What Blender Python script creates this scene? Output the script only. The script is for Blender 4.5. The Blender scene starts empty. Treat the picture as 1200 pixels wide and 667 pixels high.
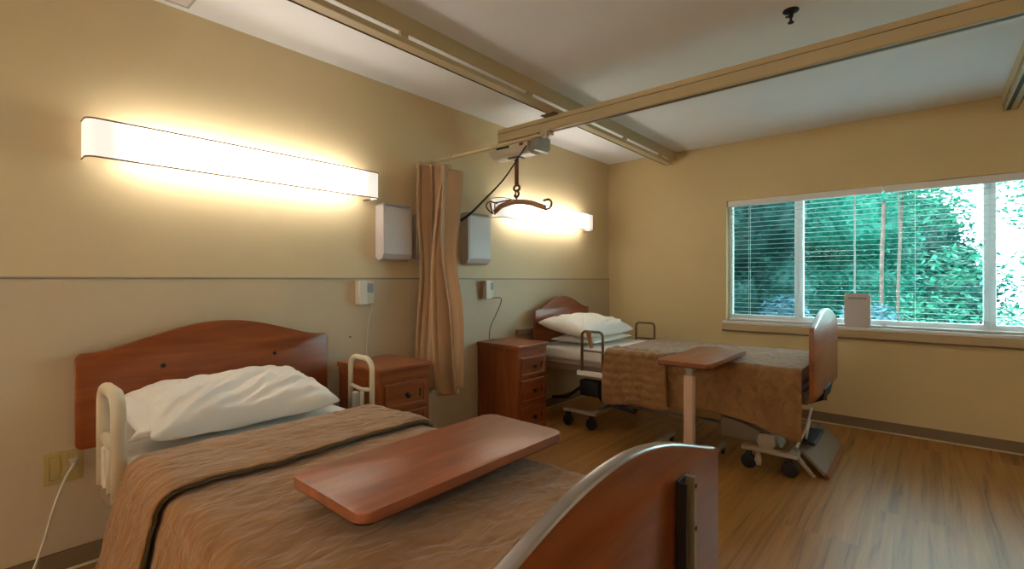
import bpy, bmesh, math, random
from mathutils import Vector, Matrix, noise
random.seed(7)
S = bpy.context.scene
COL = S.collection
PI = math.pi

# ------------------------------------------------------------------ helpers
class MB:
    """collects shapes (in world metres) that become ONE mesh object"""
    def __init__(self):
        self.bm = bmesh.new()

    def _take(self, verts, M=None):
        if M is not None:
            bmesh.ops.transform(self.bm, matrix=M, verts=verts)

    def box(self, x0, x1, y0, y1, z0, z1, bevel=0.0, seg=2, M=None):
        r = bmesh.ops.create_cube(self.bm, size=1.0)
        vs = r['verts']
        for v in vs:
            v.co = Vector((x0 + (v.co.x + .5) * (x1 - x0), y0 + (v.co.y + .5) * (y1 - y0), z0 + (v.co.z + .5) * (z1 - z0)))
        if bevel > 0:
            es = list({e for v in vs for e in v.link_edges})
            rr = bmesh.ops.bevel(self.bm, geom=es, offset=bevel, segments=seg, affect='EDGES', profile=.5)
            vs = list({v for f in rr['faces'] for v in f.verts} | {v for v in vs if v.is_valid})
        self._take(vs, M)
        return self

    def tube(self, pts, r, seg=10, closed=False, cap=True):
        pts = [Vector(p) for p in pts]
        n = len(pts)
        rs = r if isinstance(r, (list, tuple)) else [r] * n
        up = None
        rings = []
        for i, p in enumerate(pts):
            if closed:
                t = (pts[(i + 1) % n] - pts[i - 1]).normalized()
            else:
                t = (pts[min(i + 1, n - 1)] - pts[max(i - 1, 0)]).normalized()
            if up is None:
                up = t.cross(Vector((0, 0, 1)))
                if up.length < .05:
                    up = t.cross(Vector((0, 1, 0)))
                up.normalize()
            up = (up - t * up.dot(t)).normalized()
            w = t.cross(up)
            rings.append([self.bm.verts.new(p + (up * math.cos(2 * PI * k / seg) + w * math.sin(2 * PI * k / seg)) * rs[i]) for k in range(seg)])
        m = n if closed else n - 1
        for i in range(m):
            a, b = rings[i], rings[(i + 1) % n]
            for k in range(seg):
                self.bm.faces.new((a[k], a[(k + 1) % seg], b[(k + 1) % seg], b[k]))
        if cap and not closed:
            self.bm.faces.new(list(reversed(rings[0])))
            self.bm.faces.new(rings[-1])
        return self

    def prism(self, outline, axis, a0, a1, bevel=0.0, seg=2):
        """outline: 2-D points; axis 'x' -> (y,z), 'y' -> (x,z), 'z' -> (x,y)"""
        def mk(p, a):
            return {'x': Vector((a, p[0], p[1])), 'y': Vector((p[0], a, p[1])), 'z': Vector((p[0], p[1], a))}[axis]
        A = [self.bm.verts.new(mk(p, a0)) for p in outline]
        B = [self.bm.verts.new(mk(p, a1)) for p in outline]
        n = len(outline)
        fa = self.bm.faces.new(A)
        fb = self.bm.faces.new(list(reversed(B)))
        for i in range(n):
            self.bm.faces.new((A[i], B[i], B[(i + 1) % n], A[(i + 1) % n]))
        if bevel > 0:
            es = list(set(fa.edges) | set(fb.edges))
            bmesh.ops.bevel(self.bm, geom=es, offset=bevel, segments=seg, affect='EDGES', profile=.5)
        return self

    def lathe(self, prof, c, axis='z', seg=20):
        """prof: (radius, height) pairs about an axis through c"""
        c = Vector(c)
        rings = []
        for r, h in prof:
            ring = []
            for k in range(seg):
                a = 2 * PI * k / seg
                u, v = r * math.cos(a), r * math.sin(a)
                d = {'z': Vector((u, v, h)), 'y': Vector((u, h, v)), 'x': Vector((h, u, v))}[axis]
                ring.append(self.bm.verts.new(c + d))
            rings.append(ring)
        for a, b in zip(rings, rings[1:]):
            for k in range(seg):
                self.bm.faces.new((a[k], a[(k + 1) % seg], b[(k + 1) % seg], b[k]))
        self.bm.faces.new(list(reversed(rings[0])))
        self.bm.faces.new(rings[-1])
        return self

    def grid(self, rows, closed_v=False):
        """rows of points -> quads"""
        V = [[self.bm.verts.new(Vector(p)) for p in row] for row in rows]
        for a, b in zip(V, V[1:]):
            n = len(a)
            for k in range(n if closed_v else n - 1):
                self.bm.faces.new((a[k], a[(k + 1) % n], b[(k + 1) % n], b[k]))
        return V

    def build(self, name, mat, parent=None, smooth=False, angle=None):
        bmesh.ops.recalc_face_normals(self.bm, faces=self.bm.faces[:])
        me = bpy.data.meshes.new(name)
        org = Vector((0, 0, 0))
        root = parent
        while root is not None:
            org += Vector(root.location)
            root = root.parent
        for v in self.bm.verts:
            v.co -= org
        self.bm.to_mesh(me)
        self.bm.free()
        me.materials.append(mat)
        for p in me.polygons:
            p.use_smooth = smooth or angle is not None
        if angle is not None:
            try:
                me.set_sharp_from_angle(angle=math.radians(angle))
            except Exception:
                pass
        o = bpy.data.objects.new(name, me)
        COL.objects.link(o)
        if parent is not None:
            o.parent = parent
        return o

def tag(o, label, cat, group=None, kind=None):
    o['label'] = label
    o['category'] = cat
    if group: o['group'] = group
    if kind: o['kind'] = kind
    return o

def thing(name, label, cat, loc=(0, 0, 0), group=None):
    o = bpy.data.objects.new(name, None)
    o.empty_display_size = .1
    COL.objects.link(o)
    o.location = loc
    return tag(o, label, cat, group)

def struct(o):
    o['kind'] = 'structure'
    return o

def copy_tree(o, parent=None):
    c = o.copy()
    COL.objects.link(c)
    c.parent = parent
    for ch in [q for q in bpy.data.objects if q.parent == o]:
        copy_tree(ch, c)
    return c

def arc(cx, cy, r, a0, a1, n):
    return [(cx + r * math.cos(math.radians(a0 + (a1 - a0) * i / n)), cy + r * math.sin(math.radians(a0 + (a1 - a0) * i / n))) for i in range(n + 1)]

def rrect(x0, x1, y0, y1, r, n=6):
    return (arc(x1 - r, y1 - r, r, 0, 90, n) + arc(x0 + r, y1 - r, r, 90, 180, n)
            + arc(x0 + r, y0 + r, r, 180, 270, n) + arc(x1 - r, y0 + r, r, 270, 360, n))

def smooth_path(pts, n=8):
    """Catmull-Rom through pts"""
    P = [Vector(p) for p in pts]
    P = [P[0] * 2 - P[1]] + P + [P[-1] * 2 - P[-2]]
    out = []
    for i in range(1, len(P) - 2):
        for k in range(n):
            t = k / n
            a, b, c, d = P[i - 1], P[i], P[i + 1], P[i + 2]
            out.append(.5 * ((2 * b) + (c - a) * t + (2 * a - 5 * b + 4 * c - d) * t * t + (3 * b - a - 3 * c + d) * t ** 3))
    out.append(P[-2])
    return out

# ------------------------------------------------------------------ materials
def new_mat(name):
    m = bpy.data.materials.new(name)
    m.use_nodes = True
    nt = m.node_tree
    return m, nt, nt.nodes['Principled BSDF']

def plain(name, col, rough=.5, metal=0., spec=.5, noise_scale=0, noise_amt=.1, bump=0., bump_scale=80, coat=0, sheen=0):
    m, nt, b = new_mat(name)
    b.inputs['Base Color'].default_value = (*col, 1)
    b.inputs['Roughness'].default_value = rough
    b.inputs['Metallic'].default_value = metal
    b.inputs['Specular IOR Level'].default_value = spec
    b.inputs['Coat Weight'].default_value = coat
    b.inputs['Sheen Weight'].default_value = sheen
    tc = nt.nodes.new('ShaderNodeTexCoord')
    if noise_scale:
        n = nt.nodes.new('ShaderNodeTexNoise')
        n.inputs['Scale'].default_value = noise_scale
        n.inputs['Detail'].default_value = 4
        nt.links.new(tc.outputs['Object'], n.inputs['Vector'])
        r = nt.nodes.new('ShaderNodeValToRGB')
        r.color_ramp.elements[0].position = .3
        r.color_ramp.elements[1].position = .7
        r.color_ramp.elements[0].color = (*[c * (1 - noise_amt) for c in col], 1)
        r.color_ramp.elements[1].color = (*[min(1, c * (1 + noise_amt)) for c in col], 1)
        nt.links.new(n.outputs['Fac'], r.inputs['Fac'])
        nt.links.new(r.outputs['Color'], b.inputs['Base Color'])
    if bump:
        n2 = nt.nodes.new('ShaderNodeTexNoise')
        n2.inputs['Scale'].default_value = bump_scale
        n2.inputs['Detail'].default_value = 3
        nt.links.new(tc.outputs['Object'], n2.inputs['Vector'])
        bp = nt.nodes.new('ShaderNodeBump')
        bp.inputs['Strength'].default_value = bump
        bp.inputs['Distance'].default_value = .004
        nt.links.new(n2.outputs['Fac'], bp.inputs['Height'])
        nt.links.new(bp.outputs['Normal'], b.inputs['Normal'])
    return m

def wood(name, dark, light, scale, rough=.32, coat=.25, fine=1.0):
    """grain runs along the axis whose scale is smallest"""
    m, nt, b = new_mat(name)
    tc = nt.nodes.new('ShaderNodeTexCoord')
    mp = nt.nodes.new('ShaderNodeMapping')
    mp.inputs['Scale'].default_value = scale
    nt.links.new(tc.outputs['Object'], mp.inputs['Vector'])
    n = nt.nodes.new('ShaderNodeTexNoise')
    n.inputs['Scale'].default_value = 1.6
    n.inputs['Detail'].default_value = 6
    n.inputs['Roughness'].default_value = .62
    n.inputs['Distortion'].default_value = .6
    nt.links.new(mp.outputs['Vector'], n.inputs['Vector'])
    r = nt.nodes.new('ShaderNodeValToRGB')
    r.color_ramp.elements[0].position = .32
    r.color_ramp.elements[1].position = .68
    r.color_ramp.elements[0].color = (*dark, 1)
    r.color_ramp.elements[1].color = (*light, 1)
    nt.links.new(n.outputs['Fac'], r.inputs['Fac'])
    nt.links.new(r.outputs['Color'], b.inputs['Base Color'])
    b.inputs['Roughness'].default_value = rough
    b.inputs['Coat Weight'].default_value = coat
    b.inputs['Coat Roughness'].default_value = .25
    return m

CH_D, CH_L = (.20, .042, .010), (.36, .098, .024)
M_wood_y = wood('cherry_grain_along_y', CH_D, CH_L, (9, 1.0, 9))
M_wood_z = wood('cherry_grain_upright', CH_D, CH_L, (9, 9, 1.0))
M_table = wood('overbed_table_laminate', (.24, .070, .028), (.40, .135, .060), (10, 1.2, 10), rough=.38, coat=.15)
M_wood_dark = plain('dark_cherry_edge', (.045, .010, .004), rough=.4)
M_wall_back = plain('wall_paint_yellow_tan', (.68, .54, .295), rough=.55, spec=.3, noise_scale=3, noise_amt=.02, bump=.06, bump_scale=220)
M_wall_up = plain('wall_paint_tan', (.68, .552, .34), rough=.55, spec=.3, noise_scale=3, noise_amt=.02, bump=.06, bump_scale=220)
M_wall_low = plain('wall_panel_beige', (.60, .50, .345), rough=.5, spec=.3, noise_scale=3, noise_amt=.02)
M_seam = plain('panel_seam_grey', (.30, .26, .19), rough=.5)
M_ceil = plain('ceiling_white', (.84, .86, .905), rough=.8, spec=.2, noise_scale=2, noise_amt=.02)
M_base = plain('cove_base_taupe', (.21, .145, .085), rough=.55)
M_base_lip = plain('cove_base_edge', (.66, .55, .38), rough=.5)
M_apron = plain('window_apron_tan', (.56, .43, .25), rough=.5)
M_white = plain('white_vinyl', (.84, .83, .83), rough=.35)
M_ivory = plain('ivory_plastic', (.66, .59, .44), rough=.4)
M_outlet = plain('outlet_almond', (.48, .39, .15), rough=.4)
M_rail_track = plain('painted_track_tan', (.52, .42, .25), rough=.45)
M_track_line = plain('track_groove_dark', (.10, .06, .03), rough=.6)
M_motor = plain('hoist_casing_cream', (.62, .57, .47), rough=.4)
M_grey = plain('grey_plastic', (.33, .33, .33), rough=.45)
M_black = plain('black_rubber', (.012, .012, .013), rough=.55)
M_strap = plain('brown_webbing', (.24, .10, .07), rough=.8, bump=.4, bump_scale=400)
M_leather = plain('tan_bar_covering', (.58, .31, .16), rough=.5)
M_steel = plain('brushed_steel', (.55, .53, .50), rough=.3, metal=1)
M_bronze = plain('brown_painted_tube', (.20, .115, .065), rough=.38, metal=.4)
M_frame = plain('bed_frame_taupe', (.24, .175, .12), rough=.45)
M_frame_lt = plain('bed_frame_putty', (.40, .32, .24), rough=.45)
M_column = plain('table_column_beige', (.62, .43, .31), rough=.4)
M_molding = plain('edge_molding_silver', (.46, .44, .44), rough=.28, metal=.75)
M_channel = plain('channel_dark', (.035, .030, .024), rough=.45, metal=.3)
M_flange = plain('channel_flange', (.36, .30, .20), rough=.4, metal=.4)
M_sheet = plain('white_sheet', (.80, .77, .73), rough=.85, sheen=.2, bump=.12, bump_scale=60)
M_pillow = plain('white_pillowcase', (.80, .77, .72), rough=.85, sheen=.2, bump=.15, bump_scale=35)
M_curtain = plain('curtain_satin', (.47, .30, .165), rough=.42, sheen=.3, bump=.08, bump_scale=500)
M_disp = plain('dispenser_plastic', (.60, .55, .55), rough=.4)
M_disp_shade = plain('dispenser_side', (.70, .66, .60), rough=.4)
M_cord = plain('white_cord', (.70, .66, .58), rough=.5)
M_cord_dark = plain('grey_brown_cord', (.16, .13, .10), rough=.5)
M_knob = plain('knob_black', (.02, .016, .014), rough=.35, metal=.4)
M_hatch = plain('hatch_white', (.72, .71, .70), rough=.6)
M_hatch_line = plain('hatch_seam', (.42, .44, .42), rough=.6)
M_blind = plain('blind_slat_white', (.70, .76, .78), rough=.4)

def blanket_mat(name, d, l, stripes):
    m, nt, b = new_mat(name)
    tc = nt.nodes.new('ShaderNodeTexCoord')
    mp = nt.nodes.new('ShaderNodeMapping')
    mp.inputs['Scale'].default_value = stripes
    nt.links.new(tc.outputs['Object'], mp.inputs['Vector'])
    n = nt.nodes.new('ShaderNodeTexNoise')
    n.inputs['Scale'].default_value = 1
    n.inputs['Detail'].default_value = 2.5
    n.inputs['Distortion'].default_value = .7
    nt.links.new(mp.outputs['Vector'], n.inputs['Vector'])
    r = nt.nodes.new('ShaderNodeValToRGB')
    r.color_ramp.elements[0].position = .3
    r.color_ramp.elements[1].position = .7
    r.color_ramp.elements[0].color = (*d, 1)
    r.color_ramp.elements[1].color = (*l, 1)
    nt.links.new(n.outputs['Fac'], r.inputs['Fac'])
    nt.links.new(r.outputs['Color'], b.inputs['Base Color'])
    b.inputs['Roughness'].default_value = .8
    b.inputs['Sheen Weight'].default_value = .25
    bp = nt.nodes.new('ShaderNodeBump')
    bp.inputs['Strength'].default_value = .85
    bp.inputs['Distance'].default_value = .018
    nt.links.new(n.outputs['Fac'], bp.inputs['Height'])
    nt.links.new(bp.outputs['Normal'], b.inputs['Normal'])
    return m
M_blanket = blanket_mat('bedspread_brown', (.245, .114, .036), (.330, .162, .054), (20, 9, 16))
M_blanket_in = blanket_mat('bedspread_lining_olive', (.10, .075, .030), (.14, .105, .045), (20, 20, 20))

def floor_mat():
    m, nt, b = new_mat('vinyl_wood_floor')
    L = nt.links.new
    tc = nt.nodes.new('ShaderNodeTexCoord')
    br = nt.nodes.new('ShaderNodeTexBrick')
    mp0 = nt.nodes.new('ShaderNodeMapping')
    mp0.inputs['Rotation'].default_value = (0, 0, PI / 2)
    L(tc.outputs['Object'], mp0.inputs['Vector'])
    L(mp0.outputs['Vector'], br.inputs['Vector'])
    br.offset = .37
    br.inputs['Scale'].default_value = 1
    br.inputs['Brick Width'].default_value = 1.3
    br.inputs['Row Height'].default_value = .30
    br.inputs['Mortar Size'].default_value = .0012
    br.inputs['Color1'].default_value = (0.30, .30, .30, 1)
    br.inputs['Color2'].default_value = (0.70, .70, .70, 1)
    br.inputs['Mortar'].default_value = (.45, .45, .45, 1)
    mp = nt.nodes.new('ShaderNodeMapping')
    mp.inputs['Scale'].default_value = (27, 1.0, 1)
    L(tc.outputs['Object'], mp.inputs['Vector'])
    ad = nt.nodes.new('ShaderNodeVectorMath')
    ad.operation = 'ADD'
    sc = nt.nodes.new('ShaderNodeVectorMath')
    sc.operation = 'SCALE'
    sc.inputs['Scale'].default_value = 9
    L(br.outputs['Color'], sc.inputs[0])
    L(mp.outputs['Vector'], ad.inputs[0])
    L(sc.outputs['Vector'], ad.inputs[1])
    n = nt.nodes.new('ShaderNodeTexNoise')
    n.inputs['Scale'].default_value = .9
    n.inputs['Detail'].default_value = 7
    n.inputs['Roughness'].default_value = .66
    n.inputs['Distortion'].default_value = .9
    L(ad.outputs['Vector'], n.inputs['Vector'])
    r = nt.nodes.new('ShaderNodeValToRGB')
    e = r.color_ramp.elements
    e[0].position, e[0].color = .30, (.165, .066, .016, 1)
    e[1].position, e[1].color = .72, (.500, .245, .064, 1)
    k = e.new(.46)
    k.color = (.375, .165, .038, 1)
    L(n.outputs['Fac'], r.inputs['Fac'])
    mx = nt.nodes.new('ShaderNodeMix')
    mx.data_type = 'RGBA'
    mx.blend_type = 'OVERLAY'
    mx.inputs['Factor'].default_value = .30
    L(r.outputs['Color'], mx.inputs['A'])
    L(br.outputs['Color'], mx.inputs['B'])
    L(mx.outputs['Result'], b.inputs['Base Color'])
    b.inputs['Roughness'].default_value = .38
    b.inputs['Specular IOR Level'].default_value = .5
    bp = nt.nodes.new('ShaderNodeBump')
    bp.inputs['Strength'].default_value = .12
    bp.inputs['Distance'].default_value = .002
    L(n.outputs['Fac'], bp.inputs['Height'])
    L(bp.outputs['Normal'], b.inputs['Normal'])
    return m
M_floor = floor_mat()

def glass_mat(name, tint):
    m = bpy.data.materials.new(name)
    m.use_nodes = True
    nt = m.node_tree
    nt.nodes.clear()
    out = nt.nodes.new('ShaderNodeOutputMaterial')
    tr = nt.nodes.new('ShaderNodeBsdfTransparent')
    tr.inputs['Color'].default_value = (*tint, 1)
    gl = nt.nodes.new('ShaderNodeBsdfGlossy')
    gl.inputs['Roughness'].default_value = .02
    fr = nt.nodes.new('ShaderNodeFresnel')
    fr.inputs['IOR'].default_value = 1.10
    mx = nt.nodes.new('ShaderNodeMixShader')
    nt.links.new(fr.outputs['Fac'], mx.inputs['Fac'])
    nt.links.new(tr.outputs['BSDF'], mx.inputs[1])
    nt.links.new(gl.outputs['BSDF'], mx.inputs[2])
    nt.links.new(mx.outputs['Shader'], out.inputs['Surface'])
    return m
M_glass = glass_mat('window_glass_tinted', (.78, .96, .97))
def screen_mat():
    m = bpy.data.materials.new('insect_screen_mesh')
    m.use_nodes = True
    nt = m.node_tree
    nt.nodes.clear()
    out = nt.nodes.new('ShaderNodeOutputMaterial')
    tr = nt.nodes.new('ShaderNodeBsdfTransparent')
    tr.inputs['Color'].default_value = (1, 1, 1, 1)
    df = nt.nodes.new('ShaderNodeBsdfDiffuse')
    df.inputs['Color'].default_value = (.02, .03, .045, 1)
    mx = nt.nodes.new('ShaderNodeMixShader')
    mx.inputs['Fac'].default_value = .32
    nt.links.new(tr.outputs['BSDF'], mx.inputs[1])
    nt.links.new(df.outputs['BSDF'], mx.inputs[2])
    nt.links.new(mx.outputs['Shader'], out.inputs['Surface'])
    return m
M_screen = screen_mat()

def emit(name, col, strength, grade=None):
    m = bpy.data.materials.new(name)
    m.use_nodes = True
    nt = m.node_tree
    b = nt.nodes['Principled BSDF']
    b.inputs['Base Color'].default_value = (.8, .78, .72, 1)
    b.inputs['Roughness'].default_value = .4
    b.inputs['Emission Color'].default_value = (*col, 1)
    b.inputs['Emission Strength'].default_value = strength
    if grade:
        # the tube inside stops short of both ends, so the cover glows less there
        y0, y1, soft = grade
        tc = nt.nodes.new('ShaderNodeTexCoord')
        sp = nt.nodes.new('ShaderNodeSeparateXYZ')
        nt.links.new(tc.outputs['Object'], sp.inputs[0])
        a = nt.nodes.new('ShaderNodeMapRange')
        a.interpolation_type = 'SMOOTHSTEP'
        a.inputs['From Min'].default_value = y0
        a.inputs['From Max'].default_value = y0 + soft
        a.inputs['To Min'].default_value = .10
        nt.links.new(sp.outputs['Y'], a.inputs['Value'])
        c = nt.nodes.new('ShaderNodeMapRange')
        c.interpolation_type = 'SMOOTHSTEP'
        c.inputs['From Min'].default_value = y1
        c.inputs['From Max'].default_value = y1 - soft
        c.inputs['To Min'].default_value = .10
        nt.links.new(sp.outputs['Y'], c.inputs['Value'])
        mu = nt.nodes.new('ShaderNodeMath')
        mu.operation = 'MULTIPLY'
        nt.links.new(a.outputs['Result'], mu.inputs[0])
        nt.links.new(c.outputs['Result'], mu.inputs[1])
        m2 = nt.nodes.new('ShaderNodeMath')
        m2.operation = 'MULTIPLY'
        m2.inputs[1].default_value = strength
        nt.links.new(mu.outputs['Value'], m2.inputs[0])
        nt.links.new(m2.outputs['Value'], b.inputs['Emission Strength'])
    return m
LAMP = (1.0, .945, .86)
M_tube = emit('fluorescent_tube', LAMP, 3.1)
M_tube_fill = emit('fill_lamp_tube', LAMP, 20)  # brighter tubes, only for the added fill lamps out of view
M_rim = plain('lamp_rim_brown', (.22, .12, .06), rough=.4)

# ------------------------------------------------------------------ the room
L, H, RX, FY = 4.67, 2.43, 4.70, -2.30      # back wall y, ceiling z, right wall x, wall behind y
WX0, WX1, WZ0, WZ1 = 1.225, 3.55, .80, 1.90   # window opening
T = .14

struct(MB().box(-T, RX + T, FY - T, L + T, -.10, 0).build('floor', M_floor))
struct(MB().box(-T, RX + T, FY - T, L + T, H, H + .12).build('ceiling', M_ceil))
struct(MB().box(-T, 0, FY - T, L + T, 0, H).build('wall_left', M_wall_up))
struct(MB().box(RX, RX + T, FY - T, L + T, 0, H).build('wall_right', M_wall_up))
struct(MB().box(0, RX, FY - T, FY, 0, H).build('wall_front', M_wall_up))
w = MB()
w.box(0, WX0, L, L + T, 0, H).box(WX1, RX, L, L + T, 0, H).box(WX0, WX1, L, L + T, 0, WZ0).box(WX0, WX1, L, L + T, WZ1, H)
struct(w.build('wall_back', M_wall_back))
struct(MB().box(0, .006, FY, L, .09, 1.176).build('trim_1', M_wall_low))           # wall protection panel
struct(MB().box(0, .009, FY, L, 1.176, 1.186, .002).build('trim_2', M_seam))       # its cap strip

def baseboard(name, fn):
    o = struct(fn(0, .008, .005, .085, M_base, name, None))
    fn(0, .016, 0, .010, M_base_lip, 'baseboard_toe', o)
    return o
baseboard('baseboard_left', lambda a, b, z0, z1, m, n, p: MB().box(a, b, FY, L, z0, z1, .002).build(n, m, p))
baseboard('baseboard_back', lambda a, b, z0, z1, m, n, p: MB().box(.008 if p is None else .015, RX, L - b, L - a, z0, z1, .002).build(n, m, p))
baseboard('baseboard_right', lambda a, b, z0, z1, m, n, p: MB().box(RX - b, RX - a, FY, L - .015, z0, z1, .002).build(n, m, p))

# window: frame, two mullions, sill, panes
fy0, fy1 = L + .07, L + .12
fr = MB()
fr.box(WX0, WX0 + .035, fy0, fy1, WZ0, WZ1, .004).box(WX1 - .035, WX1, fy0, fy1, WZ0, WZ1, .004)
fr.box(WX0 + .035, WX1 - .035, fy0, fy1, WZ0, WZ0 + .055, .004).box(WX0 + .035, WX1 - .035, fy0, fy1, WZ1 - .035, WZ1, .004)
win = struct(fr.build('window_1', M_white))
for x in (1.80, 2.965):
    MB().box(x - .033, x + .033, fy0 - .01, fy1 - .005, WZ0 + .05, WZ1 - .03, .006).build('mullion', M_white, win)
edges = [WX0 + .035, 1.767, 1.833, 2.932, 2.998, WX1 - .035]
for a, b in zip(edges[::2], edges[1::2]):
    MB().box(a, b, L + .092, L + .098, WZ0 + .055, WZ1 - .035).build('window_pane', M_glass, win)
MB().box(edges[0], edges[1], L + .112, L + .113, WZ0 + .055, WZ1 - .035).build('insect_screen', M_screen, win)
MB().box(WX0 - .03, WX1 + .03, L - .020, L + .068, WZ0 - .028, WZ0, .006).build('window_sill', M_white, win)
struct(MB().box(WX0 - .035, WX1 + .035, L - .016, L, .715, WZ0 - .028, .003).build('trim_3', M_apron))
struct(MB().box(WX0 - .035, WX1 + .035, L - .022, L, .703, .715, .002).build('trim_shadow_line', M_base))  # dark strip standing in for the shadow line under the apron

# two blinds
def blind(x0, x1, label, wand_x):
    t = thing('window_blind', label, 'blind', (x0, L + .03, WZ1), 'venetian blinds in the window')
    MB().box(x0, x1, L + .004, L + .058, WZ1 - .055, WZ1 - .002, .004).build('headrail', M_white, t)
    s = MB()
    z = WZ1 - .085
    while z > WZ0 + .045:
        rows = []
        for k in range(5):
            u = k / 4 - .5
            rows.append([(x0 + .01, L + .031 + u * .040, z + .001 * (1 - 4 * u * u)), (x1 - .01, L + .031 + u * .040, z + .001 * (1 - 4 * u * u))])
        s.grid(rows)
        z -= .0405
    so = s.build('slats', M_blind, t, smooth=True)
    md = so.modifiers.new('thick', 'SOLIDIFY')
    md.thickness = .0014
    MB().box(x0 + .01, x1 - .01, L + .010, L + .052, WZ0 + .004, WZ0 + .02, .004).build('bottom_rail', M_white, t)
    for x in (x0 + .18, (x0 + x1) / 2, x1 - .18):
        MB().tube([(x, L + .006, WZ0 + .012), (x, L + .006, WZ1 - .05)], .0016, 6).tube([(x, L + .0565, WZ0 + .012), (x, L + .0565, WZ1 - .05)], .0016, 6).build('ladder_cord', M_blind, t)
    MB().tube([(wand_x, L + .001, WZ1 - .045), (wand_x, L - .002, WZ0 + .06)], .0038, 8).build('tilt_wand', M_white, t)
blind(WX0 + .012, 2.372, 'left white venetian blind with open slats, over the leafy hedge side', 2.20)
blind(2.384, WX1 - .012, 'right white venetian blind with open slats, over the bright tree side', 2.47)

t = thing('sill_box', 'pale grey rounded box standing on the window sill', 'box', (2.215, L - .001, WZ0))
MB().prism(rrect(2.13, 2.30, WZ0, 1.065, .022), 'y', L - .019, L + .003, .006).build('casing', plain('sill_box_grey', (.62, .60, .63), rough=.5), t)
MB().box(2.155, 2.275, L - .022, L - .0185, 1.02, 1.035, .001).build('seam', M_grey, t)

# ceiling hatch top left
hb = MB().box(.055, .655, .095, .70, H - .004, H)
hatch = tag(hb.build('access_hatch', M_hatch), 'square white hatch flush in the ceiling, top left corner', 'hatch')
fm = MB()
for a in ((.045, .055, .085, .71), (.655, .665, .085, .71), (.055, .655, .085, .095), (.055, .655, .70, .71)):
    fm.box(*a, H - .005, H)
fm.build('hatch_frame', M_hatch_line, hatch)

# ------------------------------------------------------------------ ceiling tracks and hoist
def fixed_track(x, y0, y1, label, d=-1):
    """d: side (in x) on which the channel body lies"""
    t = thing('ceiling_track', label, 'ceiling track', (x, y1, H), 'fixed ceiling tracks of the patient hoist')
    def bx(m, a, b, *r, **k):
        return m.box(min(x + d * a, x + d * b), max(x + d * a, x + d * b), *r, **k)
    bx(MB(), .0, .062, y0, y1 - .10, 2.300, 2.328, bevel=.003).build('track_channel', M_rail_track, t)
    bx(MB(), .060, .064, y0, y1 - .10, 2.296, 2.301).build('track_lip', M_track_line, t)
    if d > 0:
        bx(MB(), .010, .030, y0, y1 - .10, 2.2975, 2.3005).build('running_slot', M_black, t)
    bx(MB(), -.006, .004, y0, y1 - .012, 2.348, H).build('mounting_strip', M_rail_track, t)
    for y in [q for q in (-1.4, -.45, 1.40, 2.36, 3.62, 4.32) if y0 < q < y1 - .1]:
        bx(MB(), -.003, .020, y - .022, y + .022, 2.326, 2.350, bevel=.002).build('spacer_bracket', M_rail_track, t)
    MB().prism([(y1 - .102, 2.296), (y1 - .090, 2.296), (y1 - .008, H), (y1 - .02, H)], 'x', min(x - d * .004, x + d * .062), max(x - d * .004, x + d * .062)).build('end_cap', M_rail_track, t)
fixed_track(.748, FY + .02, L - .004, 'long beige ceiling track running to the window wall above both beds')
fixed_track(3.02, FY + .02, L - .01, 'short visible end of beige ceiling track at the right picture edge', d=1)

by = 2.665
t = thing('traverse_beam', 'beige crossbeam spanning the ceiling under the fixed tracks', 'beam', (.19, by, 2.30))
MB().box(.19, 3.75, by, by + .062, 2.264, 2.2955, .004).build('upper_rail', M_rail_track, t)
MB().box(.19, 3.75, by + .004, by + .058, 2.260, 2.265).build('groove', M_track_line, t)
MB().box(.19, 3.75, by - .002, by + .064, 2.198, 2.261, .006).build('lower_rail', M_rail_track, t)
MB().box(.19, 3.75, by + .020, by + .042, 2.1965, 2.199).build('running_slot', M_track_line, t)
for x in (.717, 3.051):
    MB().box(x - .085, x + .028, by - .05, by + .11, 2.2895, 2.2965, .003).build('hanger_plate', M_bronze, t)

t = thing('patient_hoist', 'cream ceiling hoist motor with strap and tan spreader bar', 'hoist', (.36, by + .03, 2.19))
cas = []
for i in range(15):
    a = i / 14
    x = .115 + a * .40
    k = min(1, (a * 9) ** .5 if a < .12 else 1)
    k = max(.35, k)
    hz, hy = .062 * k, .075 * k
    ring = []
    for j in range(20):
        an = 2 * PI * j / 20
        ca, sa = math.cos(an), math.sin(an)
        e = .55
        ring.append((x, by + .03 + hy * abs(ca) ** e * (1 if ca > 0 else -1), 2.128 + hz * abs(sa) ** e * (1 if sa > 0 else -1)))
    cas.append(ring)
m = MB()
V = m.grid(cas, closed_v=True)
m.bm.faces.new(V[0]); m.bm.faces.new(V[-1])
mo = m.build('casing', M_motor, t, angle=40)
MB().box(.225, .345, by - .0515, by - .043, 2.128, 2.146, .001).build('display_strip', plain('display_dark_green', (.02, .06, .045), rough=.3), mo)
m = MB().prism(rrect(.540, .605, 2.075, 2.185, .02), 'y', by - .04, by + .10, .01)
for k in range(4):
    x = .550 + k * .013
    m.box(x, x + .005, by - .044, by + .10, 2.085, 2.175)
m.build('drive_unit', M_grey, t)
MB().box(.44, .475, by - .050, by - .03, 2.125, 2.145, .004).build('emergency_cord_toggle', plain('toggle_red', (.30, .03, .03), rough=.4), t)
MB().box(.42, .62, by + .01, by + .05, 2.178, 2.1945, .003).box(.60, .66, by - .01, by + .07, 2.178, 2.200, .004).build('trolley', M_motor, t)
MB().box(.30, .40, by - .01, by + .07, 2.055, 2.070, .004).build('strap_guide', M_frame, t)
MB().box(.335, .372, by + .027, by + .032, 1.860, 2.06, .001).build('lift_strap', M_strap, t)
hk = MB()
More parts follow.
